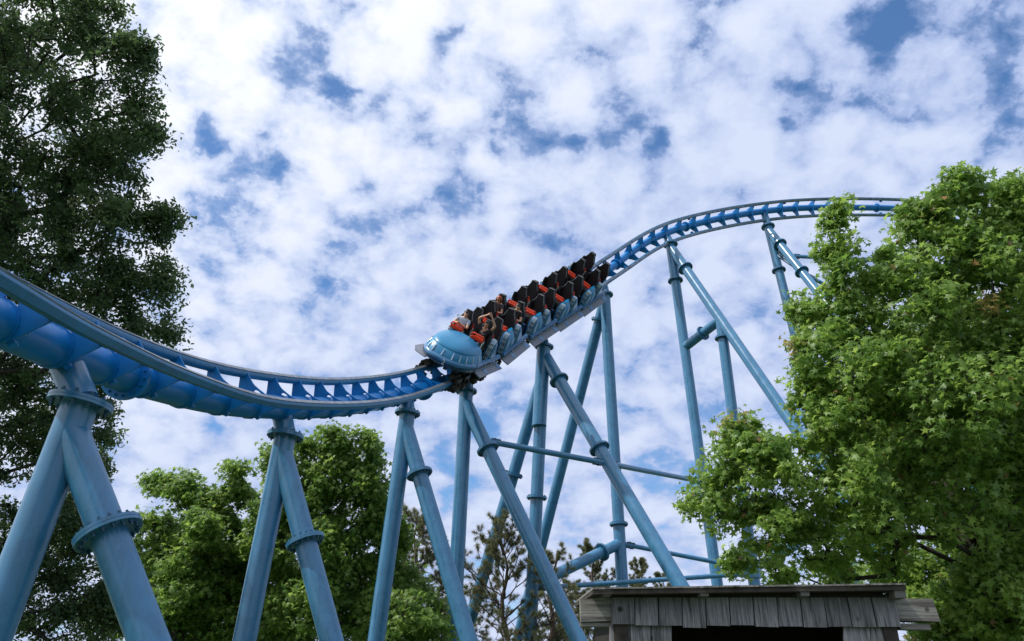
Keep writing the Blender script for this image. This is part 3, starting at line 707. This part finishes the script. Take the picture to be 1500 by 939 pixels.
r6,n=gum_tree('sweetgum_tree','big sunlit star-leaved tree filling the right side behind the shed','tree',
 [(1232,392,13,38),(1222,330,13,16),(1228,308,13,10),(1225,470,13,62),(1190,520,12.6,34),(1205,590,12.4,44),(1345,375,13.3,72),(1355,305,13.4,22),(1418,330,13.4,70),(1410,282,13.4,30),(1475,310,13.6,44),(1530,350,14,100),
  (1320,470,12.8,95),(1450,450,13,110),(1260,580,12.2,92),(1380,600,12,110),(1510,600,12.5,120),(1100,668,12.5,52),(1062,735,12.5,48),(1015,742,12.5,12),(1095,630,12.5,26),(1160,700,12,72),(1270,710,11.9,85),(1390,720,12,85),(1500,740,12.5,90),
  (1115,775,12.5,48),(1195,795,12.3,48),(1290,800,12.6,52),(1390,800,13.6,42),(1470,860,12.0,58),(1520,890,11.6,60),(1085,830,12.9,22),(1150,838,12.8,24),(1220,846,12.9,26),(1410,905,12.8,30),(1440,810,14,62),(1362,900,13.2,36),(1420,860,12.4,44),(1385,935,12.8,36),(1455,900,12.2,44),(1330,862,13.8,20),(1370,870,13.8,30),(1440,945,13,52),(1505,830,13.5,70),(1530,930,13,70),(1350,840,14,30),(1280,850,14,24),(1640,420,14.5,150),(1660,640,14.5,170),(1640,860,14,130),(1400,560,15.2,150),(1330,660,15,120),(1520,760,15.5,80)],
 [(7.55,13.2,0),(7.45,13.2,1.5),(7.3,13.2,3.2),(7.15,13.2,5.0),(7.1,13.2,7.0),(7.2,13.2,9.0)],.21,92,46,.072,.29,'leaf_gum',LSTAR,61,up=(-.25,-.45,.75),shell=.5,shoot=4,sdir=(-.25,-.1,.9)); tot+=n
r1,n=gum_tree('oak_tree','tall dark small-leaved tree against the sky along the left edge','tree',
 [(40,40,15,110),(130,30,15,50),(165,85,14.6,48),(205,80,14.6,20),(200,140,14.6,26),(60,190,15,120),(160,200,14.6,62),(212,190,14.6,20),(40,330,15,115),(150,300,14.6,72),(205,330,14.8,40),(240,320,14.8,22),(110,430,14.8,85),(205,420,14.8,42),(238,400,14.8,22),(232,475,14.9,26),(150,490,15,60),(30,500,15.3,90),
  (60,590,15.6,60),(130,580,15.6,36),(145,640,15.7,16),(10,660,16,70),(95,690,16,55),(60,790,16.4,80),(20,880,16.2,90),(100,770,16.4,50),(150,900,16.6,40),(130,850,16.6,55),(120,920,16.4,60),(-120,60,15,150),(-120,300,15,150),(-120,560,15.5,140),(-120,820,16,140)],
 [(-10.6,13.6,0),(-10.5,13.6,2.5),(-10.3,13.7,5),(-10.1,13.8,8),(-10,13.9,11),(-9.8,14,14)],.24,52,84,.047,.32,'leaf_oak',LOVAL,11,up=(0,0,.6),spread=1.0,shell=.35,shoot=4,sdir=(.8,-.1,.25)); tot+=n
r2,n=gum_tree('maple_tree','green maple between the nearest two supports, left of its twin','tree',
 [(262,722,27,30),(232,715,27,20),(300,745,27,32),(345,692,27,15),(345,730,27,24),(225,790,27,40),(320,800,27,55),(265,830,27,62),(225,890,27,50),(330,890,27,70),(280,930,27,70),(375,800,27,40),(200,900,27,30),(385,860,27.5,60),(390,920,27.5,50),(190,830,27.5,26),(262,860,25.6,48),(250,915,25.6,44),(300,780,25.8,34),(170,900,27.5,40),(345,850,27.5,50)],
 [(-10.6,26.8,0),(-10.5,26.8,2),(-10.4,26.9,4),(-10.3,27,6)],.12,52,42,.115,.44,'leaf_gumfar',LSTAR,22,'maples behind the supports',up=(-.25,-.45,.75),shell=.5,shoot=3); tot+=n
r3,n=gum_tree('maple_tree','taller green maple between the second and third supports','tree',
 [(478,640,26,14),(505,650,26,20),(540,655,26,18),(440,668,26,22),(395,672,26,15),(410,700,26,30),(490,690,26,42),(535,705,26,38),(450,745,26,50),(525,765,26,48),(560,760,26,24),(400,800,26,45),(480,830,26,62),(545,850,26,45),(420,900,26,65),(520,920,26,60),(575,820,26.5,34),(590,870,26.5,40),(400,760,26.5,34),(585,790,26.5,18),(480,800,24.8,40),(475,880,24.8,50),(540,910,24.8,40)],
 [(-5.6,25.8,0),(-5.5,25.9,2),(-5.5,26,4.5),(-5.4,26,7)],.12,52,42,.115,.44,'leaf_gumfar',LSTAR,23,'maples behind the supports',up=(-.25,-.45,.75),shell=.5,shoot=3); tot+=n
r4,n=gum_tree('maple_tree','low green maple at the bottom, between the legs of the third support','tree',
 [(590,890,24,32),(625,905,24,34),(655,915,24,14),(570,930,24,40),(630,940,24,35)],
 [(-3.0,24,0),(-3.0,24,1.2),(-3,24,2.2)],.10,46,40,.11,.40,'leaf_gumfar',LSTAR,24,'maples behind the supports',up=(-.25,-.45,.75)); tot+=n
def pine_tree(label,base,top,whorls,lens,seed,dens=1.0,needle=.19,group='pines behind the supports',lean=0,droop=0.0,start=.35):
    rng=np.random.default_rng(seed); base=np.array(base,float); top=np.array(top,float); root=empty('pine_tree',base); tag(root,label,'tree',group)
    b=MB(); H_=top[2]; n=14; tr=[base+(top-base)*k/n+np.array([.12*math.sin(k*1.3+seed),.1*math.cos(k*.9),0])*(k>0) for k in range(n+1)]
    b.sweep(tr,[.16*(1-k/n)**.8*(H_/9)+.02 for k in range(n+1)],8)
    tufts=[]
    for w in range(whorls):
        u=start+(1-start)*(w+.5*rng.random())/whorls; p=base+(top-base)*u; kk=3 if rng.random()<.5 else 4
        for j in range(kk):
            a=rng.uniform(0,2*PI); L=lens*(1.06-u)**.5*rng.uniform(.55,1.15); el=.15+.7*u+rng.uniform(-.15,.2)-droop
            d=np.array([math.cos(a)*math.cos(el),math.sin(a)*math.cos(el),math.sin(el)]); m=6; br=[p]; 
            for q in range(1,m+1): br.append(br[-1]+d*L/m+rng.normal(size=3)*.05*L/m*2+np.array([0,0,.05*L*(q/m)**2]))
            b.sweep(br,[.024*(1-q/m)**.7*(L/2)**.5+.005 for q in range(m+1)],5)
            for q in range(2,m+1):
                for z in range(2):
                    if rng.random()>dens: continue
                    v=unit(d+rng.normal(size=3)*.75+np.array([0,0,.25])); ll=L*.22*rng.uniform(.5,1.3); e_=br[q]+v*ll; b.sweep([br[q],(br[q]+e_)/2+rng.normal(size=3)*.02,e_],[.010,.008,.005],4)
                    for f_ in (.6,.85,1.0): tufts.append((br[q]+(e_-br[q])*f_,v))
    o=b.build('trunk',M['bark_pine'],root,base,60)
    P=np.array([t[0] for t in tufts]); D=np.array([t[1] for t in tufts]); k=46; n=len(P)*k; i=np.repeat(np.arange(len(P)),k)
    d=D[i]*.75+rng.normal(size=(n,3))*.62; d/=np.linalg.norm(d,axis=1)[:,None]; s=np.cross(d,rng.normal(size=(n,3))); s/=np.linalg.norm(s,axis=1)[:,None]; L=needle*rng.uniform(.6,1.15,n)[:,None]
    w_=.0045*max(1,base[1]/26); V=np.stack([P[i]-s*w_,P[i]+s*w_,P[i]+d*L],1).reshape(-1,3)-base
    tint=np.repeat(np.clip(rng.normal(.45,.2,len(P))[i]+rng.normal(0,.1,n),0,1),3)
    link('crown',fast_mesh('crown',V,np.arange(n*3),np.full(n,3),tint),M['needle'],root); return len(V)
def gp(px,py,d):
    p=W(px,py,d); return p
p=gp(752,800,30); pine_tree('sparse wispy pine in the middle between the slanting legs',(p[0]-.2,p[1],0),tuple(gp(738,788,30)),15,3.0,5,.75)
p=gp(745,800,30); pine_tree('second thin pine standing close beside the wispy middle one',(gp(790,850,29)[0],gp(790,850,29)[1],0),tuple(gp(812,806,29)),9,2.3,9,.5)
p=gp(610,800,34); pine_tree('dark pine rising behind the third support',(p[0],p[1],0),tuple(gp(612,762,34)),16,3.2,13,.95)
p=gp(668,850,34); pine_tree('brownish low pine just left of the wispy middle pine',(p[0],p[1],0),tuple(gp(660,838,34)),12,2.6,14,.85)
p=gp(868,830,44); pine_tree('distant pine left of the upright leg, above the shed beam',(p[0],p[1],0),tuple(gp(868,800,44)),14,2.6,15,1.0)
p=gp(936,830,50); pine_tree('small distant pine top seen right of the upright leg over the roof',(p[0],p[1],0),tuple(gp(937,822,50)),12,2.0,16,1.0)
p=gp(971,840,52); pine_tree('smallest distant pine tip just above the shed roof',(p[0],p[1],0),tuple(gp(971,845,52)),10,1.6,17,1.0)
p=gp(835,880,46); pine_tree('distant dark pine low behind the shed left corner',(p[0],p[1],0),tuple(gp(835,858,46)),12,2.6,18,1.0)
# ------------------------------------------------------------------ shed
DS=9.0
def sx(px,dy=0): return (px-750)/F*DS
y0=DS*CT+ (380/F*DS)*ST    # front plane of the shed, metres ahead of the eye
def sp(px,py,dy=0):         # a point on the front plane
    r=ray(px,py); t=(y0+dy)/r[1]; return np.array([0,0,EYE])+r*t
shed=empty('wooden_shed',(sp(1110,900)[0],y0,0)); SO=np.array(shed.location); tag(shed,'weathered grey wooden shed with shingled front and dark opening at the bottom','shed')
def boards(b,px0,px1,top,bot,n,dy,tilt=.03,skew=0,rnd=random.Random(4)):
    xs=np.linspace(px0,px1,n+1); 
    for i in range(n):
        u0=i/n;u1=(i+1)/n; j=rnd.uniform(-2,3.2); dd=rnd.uniform(-.008,.008); yy=dy+dd
        a0=xs[i]+.8; a1=xs[i+1]-.8; k0=skew*u0**2;k1=skew*u1**2
        T0_=sp(a0,top(a0)); T1_=sp(a1,top(a1)); B0=sp(a0+k0,bot(a0)+j); B1=sp(a1+k1,bot(a1)+j+rnd.uniform(-.8,.8))
        f=[T0_+[0,yy+tilt,0],T1_+[0,yy+tilt,0],B1+[0,yy,0],B0+[0,yy,0]]; g_=[q+np.array([0,.024,0]) for q in f]
        o=len(b.v); b.add(f+g_,[(0,3,2,1),(4,5,6,7),(0,1,5,4),(3,7,6,2),(0,4,7,3),(1,2,6,5)])
        b.t.append((o,8,rnd.random(),rnd.uniform(0,50)))
def build_boards(b,name,m,parent,org,axis=0):
    me=bpy.data.meshes.new(name); me.from_pydata([tuple(np.array(v)-org) for v in b.v],[],b.f); me.update()
    a=me.attributes.new('tint','FLOAT','POINT'); uv=me.uv_layers.new(name='UVMap'); off=np.zeros(len(b.v)); tn=np.zeros(len(b.v))
    for o,n,t,u in b.t: tn[o:o+n]=t; off[o:o+n]=u
    a.data.foreach_set('value',tn.astype(np.float32))
    for lp in me.loops:
        v=b.v[lp.vertex_index]; u=off[lp.vertex_index]
        uv.data[lp.index].uv=(v[0]+u,v[2]+u*.37) if axis==0 else (v[2]+u,v[0]+u*.37)
    bm=bmesh.new(); bm.from_mesh(me); bmesh.ops.recalc_face_normals(bm,faces=bm.faces); bm.to_mesh(me); bm.free()
    return link(name,me,m,parent)
b=MB(); boards(b,895.5,1312,lambda x:874.5,lambda x:915+(x-895)*.011,12,0,skew=9); build_boards(b,'upper_shingles',M['wood'],shed,SO)
b=MB(); boards(b,893,986,lambda x:912,lambda x:990,3,.035,rnd=random.Random(8)); build_boards(b,'side_shingles',M['wood'],shed,SO); b=MB(); boards(b,1238,1318,lambda x:915,lambda x:990,2,.035,skew=12,rnd=random.Random(9)); 
q=build_boards(b,'side_shingles',M['wood'],shed,SO)
# slanted cheeks framing the opening
b=MB()
for (x0,x1,x2) in((984,970,955),(1242,1256,1270)):
    f=[sp(x0,919)+[0,.03,0],sp(x1,945)+[0,.03,0],sp(x2,990)+[0,.03,0],sp(x2+(-30 if x0<1100 else 30),990)+[0,.03,0],sp(x2+(-30 if x0<1100 else 30),919)+[0,.03,0]]; g_=[p_+np.array([0,.03,0]) for p_ in f]
def slab(b,P0,P1,h,th,tint=.5):      # level timber from P0 to P1 (top-left/top-right), height h, depth th
    P0=np.array(P0);P1=np.array(P1); o=len(b.v); vs=[P0,P1,P1-[0,0,h],P0-[0,0,h]]; vs=vs+[v+np.array([0,th,0]) for v in vs]
    b.add(vs,[(0,3,2,1),(4,5,6,7),(0,1,5,4),(3,7,6,2),(0,4,7,3),(1,2,6,5)]); b.t.append((o,8,tint,random.uniform(0,30)))
m_px=DS/F*1.07
b=MB(); slab(b,sp(850,877.5,.06),sp(900,876,.06),.235,.16,.6); build_boards(b,'beam',M['wood2'],shed,SO,1)
b=MB(); slab(b,sp(1306,876,.06),sp(1366,877,.06),.235,.16,.55)
b.v=[ (v[0]+(.035 if v[2]<sp(1366,877,.06)[2]-.1 and v[0]>sp(1350,880)[0] else 0),v[1],v[2]) for v in b.v]
build_boards(b,'beam',M['wood2'],shed,SO,1)
b=MB(); slab(b,sp(850,911.5,.09),sp(892,912,.09),.04,.14,.2); build_boards(b,'lower_beam',M['wood2'],shed,SO,1); b=MB(); slab(b,sp(1318,913,.09),sp(1362,914,.09),.06,.14,.3); build_boards(b,'lower_beam',M['wood2'],shed,SO,1)
# roof sheet, rafters, walls, inner back
ra=sp(868,864,-.22); rb=sp(1327,857.5,-.22); dep=2.6
b=MB(); 
up=np.array([0,0,1.0])
v=[ra,rb,rb+np.array([.0,dep,.16]),ra+np.array([.0,dep,.16])]; v=v+[q-up*.045 for q in v]
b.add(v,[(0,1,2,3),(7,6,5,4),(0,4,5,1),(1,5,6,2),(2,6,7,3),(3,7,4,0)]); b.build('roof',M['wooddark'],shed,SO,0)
b=MB(); rnd=random.Random(2)
for k in range(17):
    u=k/17; P0=ra+(rb-ra)*u; P1=ra+(rb-ra)*(u+1/17.4); j=rnd.uniform(-.014,.014); sl_=.16/dep
    o=len(b.v); vs=[P0+np.array([0,-.02+j,.004]),P1+np.array([0,-.02+j,.004]),P1+np.array([0,-.02+j,-.014]),P0+np.array([0,-.02+j,-.014])]
    vs=[q+np.array([0,0,.018]) for q in vs]; vs=vs+[q+np.array([0,2.4,2.4*sl_]) for q in vs]
    b.add(vs,[(0,3,2,1),(4,5,6,7),(0,1,5,4),(3,7,6,2),(0,4,7,3),(1,2,6,5)]); b.t.append((o,8,rnd.random()*.5,rnd.uniform(0,50)))
build_boards(b,'roof_shakes',M['wood2'],shed,SO)
b=MB()
for px,w in((888,10),(1029,12),(1175,12),(1313,15)):
    c=sp(px,870.5,-.1); b.box(c+np.array([0,.0,0]),(w*m_px,.2,.062 if px<1300 else .10))
    b.box(c+np.array([0,1.2,.0]),(w*m_px,2.3,.05))
b.build('rafter',M['wood2'],shed,SO,0,.004)
b=MB(); xl=sp(900,900)[0]; xr=sp(1312,900)[0]; zt=sp(1100,876)[2]
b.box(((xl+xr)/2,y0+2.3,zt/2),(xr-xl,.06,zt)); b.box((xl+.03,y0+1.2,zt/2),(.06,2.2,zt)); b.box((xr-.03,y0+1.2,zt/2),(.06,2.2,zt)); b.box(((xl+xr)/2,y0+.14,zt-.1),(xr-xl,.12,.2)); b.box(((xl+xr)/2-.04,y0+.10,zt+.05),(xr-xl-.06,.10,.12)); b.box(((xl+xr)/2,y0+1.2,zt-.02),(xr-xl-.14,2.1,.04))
b.build('wall',M['shade_wood'],shed,SO,0)  # walls and fill under the roof, shade put into their dark colour
b=MB()
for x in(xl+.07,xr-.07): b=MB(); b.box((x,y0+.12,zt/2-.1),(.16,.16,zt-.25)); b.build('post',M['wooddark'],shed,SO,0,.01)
b=MB()
for px in np.arange(896,1316,3.2):   # frayed wire mesh under the eave
    c=sp(px,874,-.035); j=rnd.uniform(-.012,.012); b.sweep([c+np.array([-.018,0,j]),c+np.array([0,-.01,.018+j*.5]),c+np.array([.018,0,-j])],.0022,4)
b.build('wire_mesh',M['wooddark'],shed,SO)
# ------------------------------------------------------------------ ground
b=MB(); b.add([(-3000,-3000,0),(3000,-3000,0),(3000,3000,0),(-3000,3000,0)],[(0,1,2,3)]); tag(b.build('ground',ground_mat(),smooth=0),kind='structure')
b=MB(); n_=24; rows=[[(-2.2+.6*math.sin(k*.3),-12+k*1.6,.004),(2.4+.6*math.sin(k*.3),-12+k*1.6,.004)] for k in range(11)]; b.grid(rows); tag(b.build('path',asphalt_mat(),smooth=0),kind='structure')
# ------------------------------------------------------------------ sky, sun, camera
COVR=[(.07,(.10,)*3),(.145,(.38,)*3),(.20,(.82,)*3),(.275,(1,1,1))]; THKR=[(.17,(.72,.79,.93)),(.28,(.86,.90,.97)),(.38,(1.03,1.03,1.03)),(.48,(1.12,1.10,1.06))]
SUN_DIR=unit((-.52,-.16,.80)); el=math.asin(SUN_DIR[2]); az=math.atan2(SUN_DIR[0],SUN_DIR[1])
wd=bpy.data.worlds.new('World'); SC.world=wd; wd.use_nodes=True; nt=wd.node_tree; L=nt.links.new
bg=nt.nodes['Background']; bg.inputs['Strength'].default_value=.10
sky=N(nt,'ShaderNodeTexSky'); sky.sky_type='NISHITA'; sky.sun_disc=False; sky.sun_elevation=el; sky.sun_rotation=az; sky.air_density=1.0; sky.dust_density=.15; sky.ozone_density=4.0
tc=N(nt,'ShaderNodeTexCoord'); sep=N(nt,'ShaderNodeSeparateXYZ'); L(tc.outputs['Generated'],sep.inputs[0])
def math_(op,a,b=None,c=None):
    n=nt.nodes.new('ShaderNodeMath'); n.operation=op
    for i,v in enumerate((a,b,c)):
        if v is None: continue
        if hasattr(v,'links'): L(v,n.inputs[i])
        else: n.inputs[i].default_value=v
    return n.outputs[0]
zz=math_('ADD',math_('MAXIMUM',sep.outputs[2],0.0),.5)
cx=math_('DIVIDE',sep.outputs[0],zz); cy=math_('DIVIDE',sep.outputs[1],zz)
cmb=N(nt,'ShaderNodeCombineXYZ'); L(cx,cmb.inputs[0]); L(cy,cmb.inputs[1])
def noise(scale,det,rough,dist=0,off=(0,0,0),sc=(1,1,1),rot=0):
    mp=N(nt,'ShaderNodeMapping'); mp.inputs['Location'].default_value=off; mp.inputs['Scale'].default_value=sc; mp.inputs['Rotation'].default_value=(0,0,rot); L(cmb.outputs[0],mp.inputs[0])
    n=N(nt,'ShaderNodeTexNoise',Scale=scale,Detail=det,Roughness=rough,Distortion=dist); L(mp.outputs[0],n.inputs['Vector']); return n.outputs['Fac']
wn=N(nt,'ShaderNodeTexNoise',Scale=11.0,Detail=5.0,Roughness=.6); L(cmb.outputs[0],wn.inputs['Vector'])
def vmath(op,a,b):
    n=nt.nodes.new('ShaderNodeVectorMath'); n.operation=op
    for i,v in enumerate((a,b)):
        if hasattr(v,'links'): L(v,n.inputs[i])
        else: n.inputs[i].default_value=v
    return n
warp=vmath('SUBTRACT',wn.outputs['Color'],(.5,.5,.5)).outputs[0]
ws=vmath('SCALE',warp,(0,0,0)); ws.inputs['Scale'].default_value=.13
wv_=vmath('ADD',cmb.outputs[0],ws.outputs[0]).outputs[0]
vo=N(nt,'ShaderNodeTexVoronoi',Scale=17.0); vo.feature='SMOOTH_F1'; vo.inputs['Smoothness'].default_value=.5; L(wv_,vo.inputs['Vector'])
big=noise(1.4,3,.5,0,(3.1,1.7,0)); puff=noise(18.0,10,.60,.15,(0.4,.2,0)); med=noise(4.0,7,.6,.4,(5.3,2.2,0)); fine=noise(34,6,.7,.2,(1,2,0))
dens=math_('ADD',math_('MULTIPLY',puff,.62),math_('ADD',math_('MULTIPLY',med,.30),math_('MULTIPLY',big,.14)))
dens=math_('ADD',dens,math_('MULTIPLY',vo.outputs['Distance'],-.50))
dens=math_('ADD',dens,math_('MULTIPLY',fine,.10))
nd_=vmath('NORMALIZE',tc.outputs['Generated'],(0,0,0)).outputs[0]
ws2=vmath('SCALE',warp,(0,0,0)); ws2.inputs['Scale'].default_value=.10
nw=vmath('ADD',nd_,ws2.outputs[0]).outputs[0]
for gx,gy,gr,ga in ((285,205,66,.55),(475,92,50,.3),(490,118,36,.3),(305,95,34,.22),(530,15,60,.22),(665,55,55,.24),(395,230,50,.2),(405,275,36,.22),(725,215,46,.32),(785,295,50,.28),(710,345,32,.2),(962,210,40,.38),(985,85,50,.2),(880,130,40,.12),(1215,95,110,.17),(1260,40,70,.12),(1375,50,95,.17),(1475,70,130,.19),(1290,20,70,.2),(1150,120,80,.16),(1480,210,80,.22),(855,290,34,.14),(470,495,40,.14),(585,385,34,.12),(430,395,30,.12),(780,445,30,.1),(60,120,60,.2),(1160,560,60,.14),(1000,300,50,.1),(560,150,34,.12)):
    g=ray(gx,gy); g=g/np.linalg.norm(g)
    dn=vmath('DISTANCE',nw,tuple(float(q) for q in g)).outputs['Value']
    mr=N(nt,'ShaderNodeMapRange'); mr.interpolation_type='SMOOTHSTEP'; L(dn,mr.inputs[0]); mr.inputs[1].default_value=gr/1350; mr.inputs[2].default_value=0.0; mr.inputs[3].default_value=0.0; mr.inputs[4].default_value=ga*.50
    dens=math_('SUBTRACT',dens,mr.outputs[0])
sd=vmath('DOT_PRODUCT',nd_,tuple(float(q) for q in SUN_DIR)).outputs['Value']
cov=ramp(nt,dens,COVR)
thick=ramp(nt,dens,THKR)
gl=N(nt,'ShaderNodeMapRange'); L(sd,gl.inputs[0]); gl.inputs[1].default_value=.25; gl.inputs[2].default_value=.95; gl.inputs[3].default_value=.0; gl.inputs[4].default_value=1.0
lit=N(nt,'ShaderNodeMixRGB'); L(gl.outputs[0],lit.inputs[0]); lit.inputs[1].default_value=(5.8,6.6,8.7,1); lit.inputs[2].default_value=(12.0,11.9,11.9,1)
ccol=N(nt,'ShaderNodeMixRGB'); ccol.blend_type='MULTIPLY'; ccol.inputs[0].default_value=1; L(lit.outputs[0],ccol.inputs[1]); L(thick,ccol.inputs[2])
mx=N(nt,'ShaderNodeMixRGB'); L(cov,mx.inputs[0]); hs=N(nt,'ShaderNodeHueSaturation',Saturation=1.22,Value=1.5); L(sky.outputs[0],hs.inputs['Color']); L(hs.outputs[0],mx.inputs[1]); L(ccol.outputs[0],mx.inputs[2]); L(mx.outputs[0],bg.inputs['Color'])
sl=bpy.data.lights.new('sun','SUN'); sl.energy=4.0; sl.angle=math.radians(1.0); sl.color=(1,.96,.90); so=bpy.data.objects.new('sun',sl); COL.objects.link(so)
so.rotation_euler=Vector(SUN_DIR).to_track_quat('Z','Y').to_euler(); so.location=(-20,0,60)
cam=bpy.data.cameras.new('camera'); co=bpy.data.objects.new('camera',cam); COL.objects.link(co); cam.sensor_width=36; cam.lens=36*F/1500; cam.clip_end=9000
co.location=(0,0,EYE); co.rotation_euler=(PI/2+TH,0,0); SC.camera=co
SC.view_settings.view_transform='Standard'; SC.view_settings.look='None'; SC.view_settings.exposure=.08; SC.view_settings.gamma=1
SC.render.engine='CYCLES'; SC.cycles.max_bounces=6; SC.cycles.use_denoising=True
print('leaves',tot)
